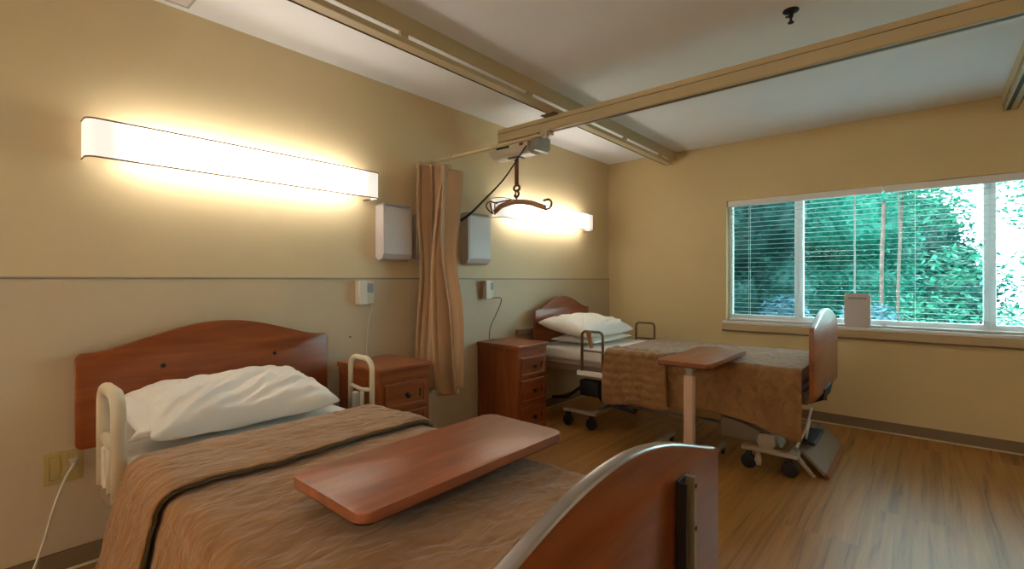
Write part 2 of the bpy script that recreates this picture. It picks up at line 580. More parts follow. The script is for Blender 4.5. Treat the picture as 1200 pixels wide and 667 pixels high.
hk.tube([(.354 + .028 * math.cos(a * PI / 8), by + .03, 1.845 + .020 * math.sin(a * PI / 8)) for a in range(16)], .009, 8, closed=True)
hk.tube([(.354 + .003 * math.sin(a), by + .03 + .016 * math.cos(a * PI / 8), 1.808 + .020 * math.sin(a * PI / 8)) for a in range(16)], .006, 8, closed=True)
hk.tube(smooth_path([(.33, by + .03, 1.795), (.345, by + .03, 1.778), (.366, by + .03, 1.785), (.374, by + .03, 1.806), (.360, by + .03, 1.822)]), .008, 8)
hk.tube([(.354, by + .03, 1.79), (.354, by + .03, 1.752)], .007, 8)
hk.build('swivel_hook', M_bronze, t, smooth=True)
bar = MB()
bar.tube(smooth_path([(.135, by + .03, 1.692), (.20, by + .03, 1.728), (.30, by + .03, 1.744), (.38, by + .03, 1.742), (.48, by + .03, 1.724), (.565, by + .03, 1.694), (.61, by + .03, 1.678)]), .019, 12)
so = bar.build('spreader_bar', M_leather, t, smooth=True)
lh = MB()
lh.tube(smooth_path([(.16, by + .03, 1.752), (.08, by + .03, 1.775), (.045, by + .03, 1.745), (.075, by + .03, 1.705), (.11, by + .03, 1.68)], 4), .006, 8)
lh.tube([(.085, by + .03, 1.762), (.11, by + .03, 1.685), (.135, by + .03, 1.67), (.135, by + .03, 1.76), (.30, by + .03, 1.766)], .006, 8)
lh.build('sling_hook', M_bronze, so, smooth=True)
rh = MB()
rh.tube(smooth_path([(.60, by + .03, 1.728), (.645, by + .03, 1.730), (.668, by + .03, 1.705), (.655, by + .03, 1.672), (.615, by + .03, 1.662)], 5), .0085, 8)
rh.build('sling_hook', M_bronze, so, smooth=True)
cb = smooth_path([(.505, by - .045, 2.115), (.45, by - .07, 2.03), (.34, by - .11, 1.88), (.20, by - .17, 1.74), (.13, by - .22, 1.655), (.075, by - .27, 1.60)], 8)
MB().tube(cb, [.005 + .007 * (i / (len(cb) - 1)) ** 2 for i in range(len(cb))], 8).build('control_cable', M_black, t, smooth=True)

# sprinkler head
t = thing('sprinkler_head', 'black sprinkler head hanging from the ceiling at top', 'sprinkler', (2.15, 2.55, H))
MB().lathe([(.034, 0), (.034, -.004), (.020, -.012), (.012, -.014)], (2.15, 2.55, H)).build('escutcheon', M_black, t, angle=40)
MB().lathe([(.010, -.010), (.011, -.030), (.007, -.034), (.004, -.046)], (2.15, 2.55, H)).tube([(2.128, 2.55, H - .024), (2.15, 2.55, H - .030)], .004, 6).build('body', M_black, t, angle=40)
MB().lathe([(.003, -.044), (.013, -.056), (.013, -.059)], (2.15, 2.55, H)).build('deflector', M_black, t, angle=40)

# ------------------------------------------------------------------ wall lamps
def wall_lamp(y0, y1, label, tube=None, glow=2.7):
    z0, z1, d = 1.668, 1.822, .105
    t = thing('wall_lamp', label, 'lamp', (0, (y0 + y1) / 2, z0), 'bed lamps on the walls')
    c = (y1 - y0) / 2
    r = .035
    out = [(.008, y0)] + [(d - r + r * math.sin(a), y0 + r - r * math.cos(a)) for a in [PI / 2 * k / 6 for k in range(7)]] \
        + [(d - r + r * math.cos(a), y1 - r + r * math.sin(a)) for a in [PI / 2 * k / 6 for k in range(7)]] + [(.008, y1)]
    inn = [(.008, y0 + .003)] + [(d - r + (r - .003) * math.sin(a), y0 + r - (r - .003) * math.cos(a)) for a in [PI / 2 * k / 6 for k in range(7)]] \
        + [(d - r + (r - .003) * math.cos(a), y1 - r + (r - .003) * math.sin(a)) for a in [PI / 2 * k / 6 for k in range(7)]] + [(.008, y1 - .003)]
    mat = emit('lamp_diffuser', LAMP, glow, (-c + .075, c - .075, .17))
    MB().prism(out + list(reversed(inn)), 'z', z0, z1).build('diffuser', mat, t, angle=40)
    for z in (z0, z1):
        path = [(p[0] + (.001 if 0 < i < len(out) - 1 else 0), p[1], z) for i, p in enumerate(out)]
        MB().tube(path, .0034, 6).build('rim', M_rim, t, smooth=True)
    MB().box(.0065, .022, y0 + .02, y1 - .02, z0 + .03, z1 - .03, .002).build('back_plate', M_white, t)
    for z in (1.722, 1.770):
        MB().tube([(.055, y0 + .10, z), (.055, y1 - .10, z)], .013, 10).build('tube', tube or M_tube, t, smooth=True)
    for y in (y0 + .085, y1 - .085):
        MB().box(.02, .072, y - .015, y + .015, 1.70, 1.79, .003).build('lamp_holder', M_white, t)
    MB().box(.009, .05, y1 - .06, y1 - .03, z0 - .010, z0 - .002, .002).build('pull_switch', M_rim, t)
    return t
lamp_near = wall_lamp(.342, 1.70, 'long lit wall lamp above the near bed headboard')
wall_lamp(2.80, 4.19, 'lit wall lamp above the far bed, behind the hoist spreader bar')

# unseen fill lamps added on the entrance and opposite walls to brighten the room
for c, loc, rz, lab in ((0, (.95, FY), PI / 2, 'added unseen fill lamp on the entrance wall behind the near bed'),
                        (1, (2.9, FY), PI / 2, 'added unseen fill lamp on the entrance wall by the room corner'),
                        (2, (RX, 2.6), PI, 'added unseen fill lamp on the wall opposite the far bed')):
    q = wall_lamp(-.69, .69, lab, tube=None if c == 2 else M_tube_fill, glow=(7.5, 3.0, 1.0)[c])
    q.location = (loc[0], loc[1], q.location.z)
    q.rotation_euler = (0, 0, rz)

# ------------------------------------------------------------------ dispensers, call stations, outlet
def dispenser(y0, y1, z0, z1, label):
    t = thing('glove_dispenser', label, 'dispenser', (0, (y0 + y1) / 2, z0), 'wall dispensers beside the lamps')
    prof = [(.0, z0 + .02), (.03, z0), (.07, z0 + .012), (.088, z0 + .045), (.085, z1 - .012), (.07, z1), (.0, z1)]
    MB().prism(prof, 'y', y0, y1, .004).build('casing', M_disp, t)
    MB().box(.0, .078, y0 + .012, y1 - .008, z1 + .0005, z1 + .012, .003).build('lid', M_grey, t)
    MB().prism([(.072, z0 + .048), (.0905, z0 + .052), (.0885, z1 - .018), (.072, z1 - .018)], 'y', y0 + .016, y1 - .012, .002).build('front_panel', M_disp, t)
dispenser(1.735, 1.955, 1.292, 1.640, 'pale grey wall dispenser at the right end of the near lamp')
dispenser(2.46, 2.70, 1.285, 1.660, 'bluish grey wall dispenser half hidden behind the bunched curtain')
tag(MB().box(.0, .05, 2.02, 2.06, 1.315, 1.61, .006).build('wall_plate', M_disp), 'narrow pale wall box peeking out left of the curtain', 'wall box')

def call_station(y0, y1, cord_pts, label, cmat, grp='nurse call stations on the long wall'):
    t = thing('call_station', label, 'call station', (.009, y0, 1.03), grp)
    MB().box(.0095, .040, y0, y1, 1.025, 1.165, .004).build('wall_bracket', M_ivory, t)
    MB().box(.040, .062, y0 + .002, y0 + (y1 - y0) * .48, 1.022, 1.168, .006).build('handset', M_cord, t)
    MB().box(.040, .046, y0 + (y1 - y0) * .55, y1 - .008, 1.095, 1.15, .002).build('button_panel', M_grey, t)
    MB().tube(smooth_path(cord_pts), .0038, 6).build('call_cord', cmat, t, smooth=True)
call_station(1.585, 1.700, [(.045, 1.665, 1.028), (.055, 1.672, 1.00), (.03, 1.668, .93), (.014, 1.665, .80), (.014, 1.662, .62), (.014, 1.66, .5)], 'cream call handset on the wall above the near nightstand', M_cord)
call_station(2.675, 2.785, [(.045, 2.765, 1.03), (.075, 2.825, 1.03), (.075, 2.83, .99), (.06, 2.79, .90), (.045, 2.745, .81), (.04, 2.735, .75), (.045, 2.735, .709), (.06, 2.78, .706)], 'grey cream call handset with looping cord above the far nightstand', M_cord_dark)
tag(MB().lathe([(.006, 0), (.006, .003), (.003, .004)], (.006, 1.555, .83), 'x', 12).build('wall_hook', M_bronze), 'tiny dark screw cap on the wall left of the near nightstand', 'screw')

t = thing('wall_outlet', 'almond double outlet plate with plugged cord beside the near headboard', 'outlet', (.006, .288, .36))
MB().box(.0065, .013, .228, .347, .362, .488, .003).build('cover_plate', M_outlet, t)
for y in (.262, .314):
    MB().box(.012, .0145, y - .017, y + .017, .378, .472, .003).build('socket', M_outlet, t)
t2 = thing('power_cord', 'white power cord plugged into the outlet and hanging to the floor', 'cord', (.03, .3, .004))
MB().box(.0148, .045, .300, .328, .425, .455, .005).build('plug', M_frame_lt, t2)
MB().tube(smooth_path([(.045, .314, .440), (.075, .308, .437), (.085, .285, .40), (.075, .255, .30), (.070, .225, .17), (.075, .19, .06), (.09, .15, .006), (.16, .05, .006), (.30, -.10, .006)]), .0042, 8).build('cable', M_cord, t2, smooth=True)
tag(MB().box(.0065, .04, 3.09, 4.20, .700, .755, .006).build('wall_bumper', M_frame), 'brown bumper board on the wall behind the far headboard', 'bumper board')

# ------------------------------------------------------------------ swing arm curtain
t = thing('curtain_rod', 'thin beige curtain arm reaching out from the wall by the hoist', 'curtain rod', (.0, 2.08, 1.95))
MB().tube([(.012, 2.08, 1.957), (1.06, 2.08, 1.957)], .0115, 10).build('rod', M_rail_track, t, smooth=True)
MB().lathe([(.03, 0), (.03, .008), (.014, .014)], (.0, 2.08, 1.957), 'x').build('wall_flange', M_rail_track, t, angle=40)
MB().box(1.055, 1.09, 2.068, 2.092, 1.942, 1.974, .004).build('end_stop', M_frame_lt, t)

def curtain():
    t = thing('privacy_curtain', 'bunched tan satin privacy curtain hanging between the nightstands', 'curtain', (.18, 2.2, .45))
    rows = []
    nz, nu = 60, 220
    for i in range(nz + 1):
        v = i / nz                                   # 0 top .. 1 bottom
        row = []
        for j in range(nu + 1):
            u = j / nu
            z0 = .455 + .03 * math.sin(u * 13 + 1) - .03 * (.5 + .5 * math.cos((u - .55) * 10))
            z = 1.935 + (z0 - 1.935) * v - .055 * max(0, u - .70) / .30 * (1 - v) ** 2
            pinch = math.exp(-((v - .38) / .2) ** 2)
            spread = .285 * (1 - .15 * pinch) + .015 * v
            amp = (.060 + .018 * v) * (1 - .2 * pinch)
            ph = u * 2 * PI * 4.2 + .6 + .9 * math.sin(v * 2.4 + u * 3) + 1.0 * noise.noise(Vector((u * 3, v * 2.2, 3)))
            sn = math.sin(ph)
            fold = abs(sn) ** .75 * (1 if sn > 0 else -1)
            x = .04 + spread * (u + .045 * math.sin(2 * ph + v)) + .014 * math.sin(v * 4 + u * 4)
            y = 2.065 + .07 * u + amp * (.75 + .45 * math.sin(u * 9 + v * 2.5)) * fold + .02 * noise.noise(Vector((u * 9, v * 3, 1))) + .02 * math.sin(v * 3 + u * 6) * v
            x = max(.014, x)
            row.append((x, y, z))
        rows.append(row)
    m = MB()
    m.grid(rows)
    o = m.build('cloth', M_curtain, t, smooth=True)
    md = o.modifiers.new('thick', 'SOLIDIFY'); md.thickness = .003
    for k in range(6):
        x = .075 + k * .052
        MB().tube([(x + .0005 * a, 2.08 + .015 * math.cos(a * PI / 6), 1.957 + .015 * math.sin(a * PI / 6)) for a in range(12)], .002, 6, closed=True).build('curtain_ring', M_rail_track, t, smooth=True)
curtain()

# ------------------------------------------------------------------ nightstands
def nightstand(x0, x1, y0, y1, h, label):
    t = thing('nightstand', label, 'nightstand', ((x0 + x1) / 2, (y0 + y1) / 2, 0), 'cherry nightstands on the long wall')
    i = .016
    MB().box(x0, x1 - i, y0 + i, y1 - i, .05, h - .058, .002).build('carcass', M_wood_z, t)
    MB().box(x0 + .01, x1 - .045, y0 + i + .01, y1 - i - .01, 0, .05).build('plinth', M_wood_dark, t)
    MB().box(x0, x1 - i + .003, y0 + i - .003, y1 - i + .003, h - .074, h - .0235, .004).build('frieze', M_wood_y, t)
    MB().box(x0, x1, y0, y1, h - .026, h, .007, 3).build('top', M_wood_y, t)
    zs = [(.46, .615), (.265, .45), (.07, .255)]
    sc = (h - .08) / .62
    for a, b in zs:
        a, b = a * sc, b * sc
        xf = x1 - i
        d = MB().box(xf, xf + .010, y0 + .045, y1 - .045, a + .008, b - .008, .003)
        d = d.build('drawer_front', M_wood_y, t)
        fr = MB()
        fr.box(xf + .009, xf + .015, y0 + .045, y1 - .045, b - .030, b - .008, .003).box(xf + .009, xf + .015, y0 + .045, y1 - .045, a + .008, a + .030, .003)
        fr.box(xf + .009, xf + .015, y0 + .045, y0 + .067, a + .030, b - .030, .002).box(xf + .009, xf + .015, y1 - .067, y1 - .045, a + .030, b - .030, .002)
        fr.build('drawer_frame', M_wood_y, d)
        yc = (y0 + y1) / 2
        MB().lathe([(.006, .009), (.006, .022), (.015, .026), (.016, .033), (.009, .038)], (xf, yc, (a + b) / 2), 'x', 16).build('knob', M_knob, d, angle=40)
        MB().box(xf + .010, xf + .0135, y1 - .093, y1 - .083, (a + b) / 2 - .022, (a + b) / 2 + .022, .001).build('key_slot', M_wood_dark, d)
    return t
n1 = nightstand(.035, .455, 1.452, 1.82, .70, 'cherry nightstand between the near headboard and the curtain')
n2 = copy_tree(n1)
n2.location = (n1.location.x - .022, n1.location.y + 1.165, 0)
n2['label'] = 'cherry nightstand with three drawers beside the far bed'

# ------------------------------------------------------------------ beds
def bell(y, c, hw):
    q = (y - c) / hw
    if abs(q) >= 1: return 0.
    return (.5 + .5 * math.cos(PI * q)) ** .70

def board_outline(y0, y1, zb, zs, amp, sh=.055, r=.025, n=48, round_top=False):
    c, hw = (y0 + y1) / 2, (y1 - y0) / 2 - sh
    top = [(y0 + r + (y1 - y0 - 2 * r) * k / n, 0) for k in range(n + 1)]
    top = [(y, zs + amp * (max(0, math.cos(PI / 2 * (y - c) / hw)) ** 1.25 if round_top else bell(y, c, hw))) for y, _ in top]
    o = arc(y0 + r, zb + r, r, 270, 180, 4) + arc(y0 + r, zs - r, r, 180, 90, 4)[:-1] + top + arc(y1 - r, zs - r, r, 90, 0, 4)[1:] + arc(y1 - r, zb + r, r, 0, -90, 4)
    return o, top

def caster(m_parent, x, y):
    c = MB().box(x - .014, x + .014, y - .022, y + .022, .088, .118, .004).build('caster', M_black, m_parent)
    MB().lathe([(.030, -.016), (.044, -.013), (.046, -.006), (.046, .006), (.044, .013), (.030, .016)], (x, y, .0465), 'y', 20).build('wheel', M_black, c, angle=40)

def base_unit(root, x0, x1, y0, y1):
    """a wheeled end base: two side plates on casters joined by a cross tube"""
    for y in (y0, y1):
        b = MB().box(x0, x1, y - .025, y + .025, .118, .142, .006).build('base_plate', M_frame_lt, root)
        for x in (x0 + .04, x1 - .045):
            caster(b, x, y)
    MB().box(x1 - .055, x1 - .005, y0 + .026, y1 - .026, .118, .142, .004).build('cross_tube', M_frame_lt, root)

def bed(name, label, hb, fb, mat_y, mat_z, base, grp, channels=True):
    (hx, hy0, hy1, hz0, hzs, ha) = hb
    (fx, fy0, fy1, fz0, fzs, fa) = fb
    my0, my1 = mat_y
    mz0, mz1 = mat_z
    yc = (my0 + my1) / 2
    t = thing(name, label, 'bed', ((hx + fx) / 2, yc, 0), grp)
    o, top = board_outline(hy0, hy1, hz0, hzs, ha)
    hbo = MB().prism(o, 'x', hx - .024, hx, .004).build('headboard', M_wood_y, t, angle=35)
    o, top = board_outline(fy0, fy1, fz0, fzs, fa, sh=.0, r=.012, round_top=True)
    fbo = MB().prism(o, 'x', fx - .013, fx + .013, .002).build('footboard', M_wood_y, t, angle=35)
    # silver moulding along the top edge of the footboard
    m = MB()
    pts = [(fy0 + .001, fz0 + .04), (fy0 + .001, fzs - .03)] + top[1:-1] + [(fy1 - .001, fzs - .03), (fy1 - .001, fz0 + .04)]
    rows = []
    for (y, z) in pts:
        rows.append([(fx - .0145, y, z - .005), (fx - .0135, y, z + .001), (fx - .009, y, z + .0028), (fx + .009, y, z + .0028), (fx + .0135, y, z + .001), (fx + .0145, y, z - .005)])
    rows = rows[2:-2]
    m.grid(rows)
    m.build('edge_molding', M_molding, fbo, smooth=True)
    # mounting channels on the outer face of the footboard
    for s in ((fy0 + .285, fy1 - .285) if channels else ()):
        c = MB().box(fx + .0135, fx + .018, s - .024, s + .024, fz0 + .02, fzs + .0, .001)
        c.box(fx + .018, fx + .040, s - .028, s - .022, fz0 + .02, fzs, .001)
        c = c.build('mounting_channel', M_channel, fbo)
        MB().box(fx + .0135, fx + .040, s + .0245, s + .040, fz0 + .02, fzs, .0015).build('channel_flange', M_flange, c)
        for zz in (fzs - .022, fzs - .125):
            MB().lathe([(.006, .0), (.006, .002)], (fx + .040, s + .032, zz), 'x', 10).build('screw', M_black, c)
    # mattress + deck + rails of the frame
    m = MB().box(hx + .012, fx - .075, my0, my1, mz0, mz1, .03, 4)
    m.build('mattress', M_sheet, t, angle=50)
    d = MB().box(hx + .03, fx - .06, my0 + .02, my1 - .02, mz0 - .03, mz0 - .001, .004)
    d.build('deck', M_frame_lt, t)
    f = MB()
    for y in (my0 + .03, my1 - .07):
        f.box(hx + .02, fx - .03, y, y + .04, mz0 - .085, mz0 - .031, .005)
    f.box(hx + .0005, hx + .06, my0 + .07, my1 - .07, mz0 - .085, mz0 - .031, .004).box(fx - .06, fx - .0135, my0 + .07, my1 - .07, mz0 - .085, mz0 - .031, .004)
    f.build('side_frame', M_frame, t)
    bx0, bx1, by0, by1 = base
    base_unit(t, bx0, bx0 + .30, by0, by1)
    base_unit(t, bx1 - .31, bx1, by0, by1)
    # lifting linkage
    for (xa, xb) in ((bx0 + .26, bx0 + .62), (bx1 - .28, bx1 - .64)):
        for y in (by0 + .10, by1 - .10):
            MB().tube([(xa, y, .15), (xb, y, mz0 - .06)], .016, 8).build('lift_arm', M_frame, t, smooth=True)
    MB().tube([(bx0 + .10, yc, .16), (bx0 + .35, yc, .24), (bx0 + .60, yc, .33)], [.04, .045, .022], 12).build('lift_motor', M_black, t, angle=40)
    MB().box(bx0 + .28, bx1 - .29, yc - .02, yc + .02, .118, .142, .004).build('spine_tube', M_frame, t)
    return t, hbo, fbo

# near bed
t1, h1, f1 = bed('hospital_bed', 'near hospital bed with wide arched headboard and plastic assist rails',
                 (.075, .314, 1.375, .492, .877, .102), (2.165, .31, 1.43, .22, .694, .122),
                 (.395, 1.255), (.415, .552), (.42, 1.85, .50, 1.20), 'cherry hospital beds')
for y, z in ((.605, .795), (1.085, .795)):
    MB().lathe([(.010, -.001), (.010, .004), (.005, .006)], (.075, y, z), 'x', 12).build('bolt', M_black, h1)

def plastic_rail(root, x0, x1, y, z0, z1, rt):
    """moulded grab loop standing at the mattress side"""
    r = .058
    path = [(x0, y, z0)] + [(p[0], y, p[1]) for p in arc(x0 + r, z1 - r, r, 180, 90, 6)] + [(p[0], y, p[1]) for p in arc(x1 - r, z1 - r, r, 90, 0, 6)] + [(x1, y, z0)]
    a = MB().tube(path, rt, 12).build('assist_rail', M_ivory, root, smooth=True)
    zc = z0 + (z1 - z0) * .50
    b = MB().tube([(x0 + .01, y, zc), ((x0 + x1) / 2, y, zc - .012), (x1 - .01, y, zc)], rt * .75, 10)
    b.tube([((x0 + x1) / 2 + .01, y, zc - .01), ((x0 + x1) / 2 + .01, y, z0)], rt * .7, 10)
    b.build('inner_bar', M_ivory, a, smooth=True)
    MB().box(x0 + .030, x0 + .075, y - .014, y + .014, z0, zc - .03, .008).build('control_panel', M_cord, a)
    MB().box(x0 - .02, x1 + .02, y - .010, y + .010, z0 - .05, z0 + .004, .004).build('rail_mount', M_frame, a)
plastic_rail(t1, .44, .67, .345, .46, .80, .021)
plastic_rail(t1, .30, .50, 1.385, .46, .770, .0135)

# far bed
t2, h2, f2 = bed('hospital_bed', 'far hospital bed by the window with narrow arched headboard',
                 (.105, 3.235, 4.09, .50, .915, .108), (2.135, 3.18, 4.12, .475, .893, .095),
                 (3.22, 4.08), (.525, .628), (.40, 2.06, 3.24, 4.00), 'cherry hospital beds', channels=False)

def tube_rail(root, x0, x1, y, z0, z1):
    r = .035
    path = [(x0, y, z0)] + [(p[0], y, p[1]) for p in arc(x0 + r, z1 - r, r, 180, 90, 6)] + [(p[0], y, p[1]) for p in arc(x1 - r, z1 - r, r, 90, 0, 6)] + [(x1, y, z0)]
    a = MB().tube(path, .0105, 10).build('assist_rail', M_bronze, root, smooth=True)
    MB().tube([(x0, y, z0 + .16), (x1, y, z0 + .16)], .008, 8).build('rail_bar', M_bronze, a, smooth=True)
    MB().box(x0 - .04, x1 + .04, y - .014, y + .014, z0 - .03, z0 + .005, .005).build('rail_mount', M_white, a)
    return a
a = tube_rail(t2, .635, .815, 3.135, .475, .782)
m = MB()
m.prism([(.675, .775), (.715, .785), (.735, .66), (.712, .655)], 'y', 3.122, 3.134, .002)
m.build('strap', plain('rail_strap_tan', (.34, .17, .06), rough=.7), a)
tube_rail(t2, .575, .755, 4.16, .475, .778)

# foot-end hardware of the far bed
cv = MB()
cv.prism([(1.60, .145), (1.96, .145), (1.93, .19), (1.80, .235), (1.68, .285), (1.60, .275)], 'y', 3.30, 3.46, .012, 3)
cv.build('base_cover', M_frame, t2, angle=40)
MB().prism(rrect(1.84, 1.935, .143, .235, .03), 'y', 3.225, 3.275, .008).build('pedal_housing', M_frame_lt, t2, angle=40)
MB().tube([(1.855, 3.19, .125), (1.86, 3.165, .09), (1.865, 3.16, .06)], [.012, .02, .012], 10).build('brake_pedal', M_frame_lt, t2, smooth=True)
pn = MB()
pn.prism([(2.045, .145), (2.060, .155), (2.185, .035), (2.170, .020)], 'y', 3.33, 4.03, .003)
po = pn.build('kick_board', M_frame, t2)
MB().prism([(2.1705, .0185), (2.1855, .0335), (2.205, .018), (2.19, .003)], 'y', 3.33, 4.03, .002).build('kick_board_edge', M_wood_y, po)
MB().tube([(2.02, 3.30, .145), (2.075, 3.25, .10), (2.14, 3.22, .04)], .012, 8).build('stay_bar', M_frame_lt, t2, smooth=True)
MB().tube([(2.03, 3.36, .15), (2.07, 3.40, .26), (2.095, 3.44, .39)], .008, 8).tube([(2.06, 3.46, .17), (2.08, 3.46, .30)], .007, 8).build('support_rod', M_white, t2, smooth=True)
MB().prism([(2.085, .40), (2.148, .43), (2.160, .50), (2.1225, .50)], 'y', 3.50, 3.80, .006).build('board_bracket', M_black, t2)
ac = MB().box(.52, .69, 3.275, 3.36, .25, .375, .012).tube([(.50, 3.32, .30), (.36, 3.34, .20), (.20, 3.36, .17)], .014, 8).tube([(.66, 3.32, .26), (.80, 3.36, .19), (.95, 3.40, .16)], .016, 8)
ac.build('actuator', M_black, t2, angle=40)
MB().box(2.02, 2.12, 3.40, 3.75, .162, .185, .008).build('foot_pedal', M_black, t2)

# ------------------------------------------------------------------ bedding
def bedspread(name, label, x0, x1, y0, y1, zt, hem_l, hem_r, rc, flare, cuff, wr=1.0, quilt=0.):
    """cloth over the mattress: profile runs hem -> corner -> top -> corner -> hem"""
    o_pts = []
    nl, nr, nt = 30, 22, 90
    prof = []
    for k in range(nl):
        prof.append(('L', k / nl))
    for k in range(7):
        prof.append(('CL', k / 7))
    for k in range(nt):
        prof.append(('T', k / nt))
    for k in range(7):
        prof.append(('CR', k / 7))
    for k in range(nr + 1):
        prof.append(('R', k / nr))
    nx = 190
    def pos(x, kind, s):
        if kind == 'L':
            h = hem_l(x)
            z = h + (zt - rc - h) * s
            d = (1 - s)
            y = y0 - flare[0] * (d ** .8) - .012 * d * math.sin(x * 11 + 1) - .010 * d * math.sin(x * 23)
            n = (-1, 0)
        elif kind == 'CL':
            a = PI - PI / 2 * s
            y, z = y0 + rc + rc * math.cos(a), zt - rc + rc * math.sin(a)
            n = (math.cos(a), math.sin(a))
        elif kind == 'T':
            y, z = y0 + rc + (y1 - y0 - 2 * rc) * s, zt
            n = (0, 1)
        elif kind == 'CR':
            a = PI / 2 - PI / 2 * s
            y, z = y1 - rc + rc * math.cos(a), zt - rc + rc * math.sin(a)
            n = (math.cos(a), math.sin(a))
        else:
            h = hem_r(x)
            z = zt - rc + (h - zt + rc) * s
            y = y1 + flare[1] * s ** .8 + .010 * s * math.sin(x * 12)
            n = (1, 0)
        q = Vector((x * 22 + 2.2 * noise.noise(Vector((x * 5, y * 7 + z * 7, 8))), y * 5 + z * 6, 0))
        w = .006 * wr * noise.noise(Vector((x * 11, y * 3.2 + z * 4, 0))) + .008 * wr * (.30 - abs(noise.noise(q))) + .004 * wr * (.3 - abs(noise.noise(Vector((x * 48, y * 15 + z * 15, 4)))))
        w = max(w, -.006)
        return Vector((x, y + n[0] * w, z + n[1] * w)), n
    rows = [[pos(x0 + (x1 - x0) * i / nx, k, s)[0] for (k, s) in prof] for i in range(nx + 1)]
    m = MB()
    m.grid(rows)
    o = m.build(name, M_blanket, None, smooth=True)
    md = o.modifiers.new('thick', 'SOLIDIFY'); md.thickness = .005; md.offset = 1
    tag(o, label, 'bedspread', 'brown bedspreads')
    if cuff:
        c0, c1, lift, hl, hr = cuff
        nxx = 56
        rows = []
        for i in range(nxx + 1):
            u = i / nxx
            row = []
            for (k, s) in prof:
                x = c0 + (c1 - c0) * u
                lat = 0
                if k == 'L':
                    if s < hl: s2 = hl + (s) * .0001
                    else: s2 = s
                    lat = 1 - s2
                elif k == 'R':
                    s2 = min(s, hr + s * .0001)
                    lat = s2
                else:
                    s2 = s
                x = x + (.10 * lat * u if k == 'L' else 0) + .012 * noise.noise(Vector((s * 5, 2, 7))) * u
                p, n = pos(x, k, s2)
                e = lift * (1 - .45 * (1 - u) ** 3)
                if u > .93: e -= (u - .93) / .07 * .004
                row.append(p + Vector((0, n[0], n[1])) * e)
            rows.append(row)
        m = MB()
        m.grid(rows)
        c = m.build('folded_cuff', M_blanket, o, smooth=True)
        md = c.modifiers.new('thick', 'SOLIDIFY'); md.thickness = .006; md.offset = 1
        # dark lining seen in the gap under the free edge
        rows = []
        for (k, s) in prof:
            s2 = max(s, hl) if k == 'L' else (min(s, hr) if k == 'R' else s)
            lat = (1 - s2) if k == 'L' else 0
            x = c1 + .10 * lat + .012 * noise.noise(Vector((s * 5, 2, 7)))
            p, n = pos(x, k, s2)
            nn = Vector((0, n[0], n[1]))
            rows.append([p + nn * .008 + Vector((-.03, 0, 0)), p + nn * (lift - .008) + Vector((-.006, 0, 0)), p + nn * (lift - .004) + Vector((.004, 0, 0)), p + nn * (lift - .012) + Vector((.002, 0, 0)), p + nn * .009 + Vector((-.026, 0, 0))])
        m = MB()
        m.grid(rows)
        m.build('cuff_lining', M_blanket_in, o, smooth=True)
    return o

bedspread('bedspread', 'brown quilted bedspread with folded cuff on the near bed', .70, 2.085, .372, 1.280, .578,
          lambda x: .13 + .02 * math.sin(x * 7), lambda x: .20, .05, (.085, .03),
          (.685, 1.085, .030, .0, 1.0))

def hem_far(x):
    return .300 + .03 * math.sin(x * 5) - .04 * max(0, (x - 1.75) / .35)
bedspread('bedspread', 'brown bedspread hanging low over the side of the far bed', .83, 2.085, 3.198, 4.10, .648,
          lambda x: hem_far(x), lambda x: .30, .035, (.035, .02), None, wr=.75)
# quilted flap of the far bedspread turned back over the side
m = MB()
rows = []
for i in range(41):
    u = i / 40
    x = .825 + .475 * u
    row = []
    for k in range(46):
        v = k / 45
        q = .010 * abs(math.sin(v * PI * 8)) * abs(math.sin(u * PI * 6)) + .006 * noise.noise(Vector((u * 9, v * 9, 2)))
        if v < .18:
            y = 3.165 + .13 * (1 - v / .18) ** 1.0
            z = .664 + .004 - .012 * (v / .18) ** 3 + q
        else:
            s = (v - .18) / .82
            y = 3.150 - .035 * s - .02 * math.sin(s * PI) - q
            z = .650 - (.375 - .03 * u + .012 * math.sin(u * 9)) * s
        row.append((x + .02 * v * (u - .3), y, z))
    rows.append(row)
m.grid(rows)
o = [q for q in bpy.data.objects if q.get('category') == 'bedspread'][1]
fl = m.build('quilted_flap', M_blanket, o, smooth=True)
md = fl.modifiers.new('thick', 'SOLIDIFY'); md.thickness = .008; md.offset = -1

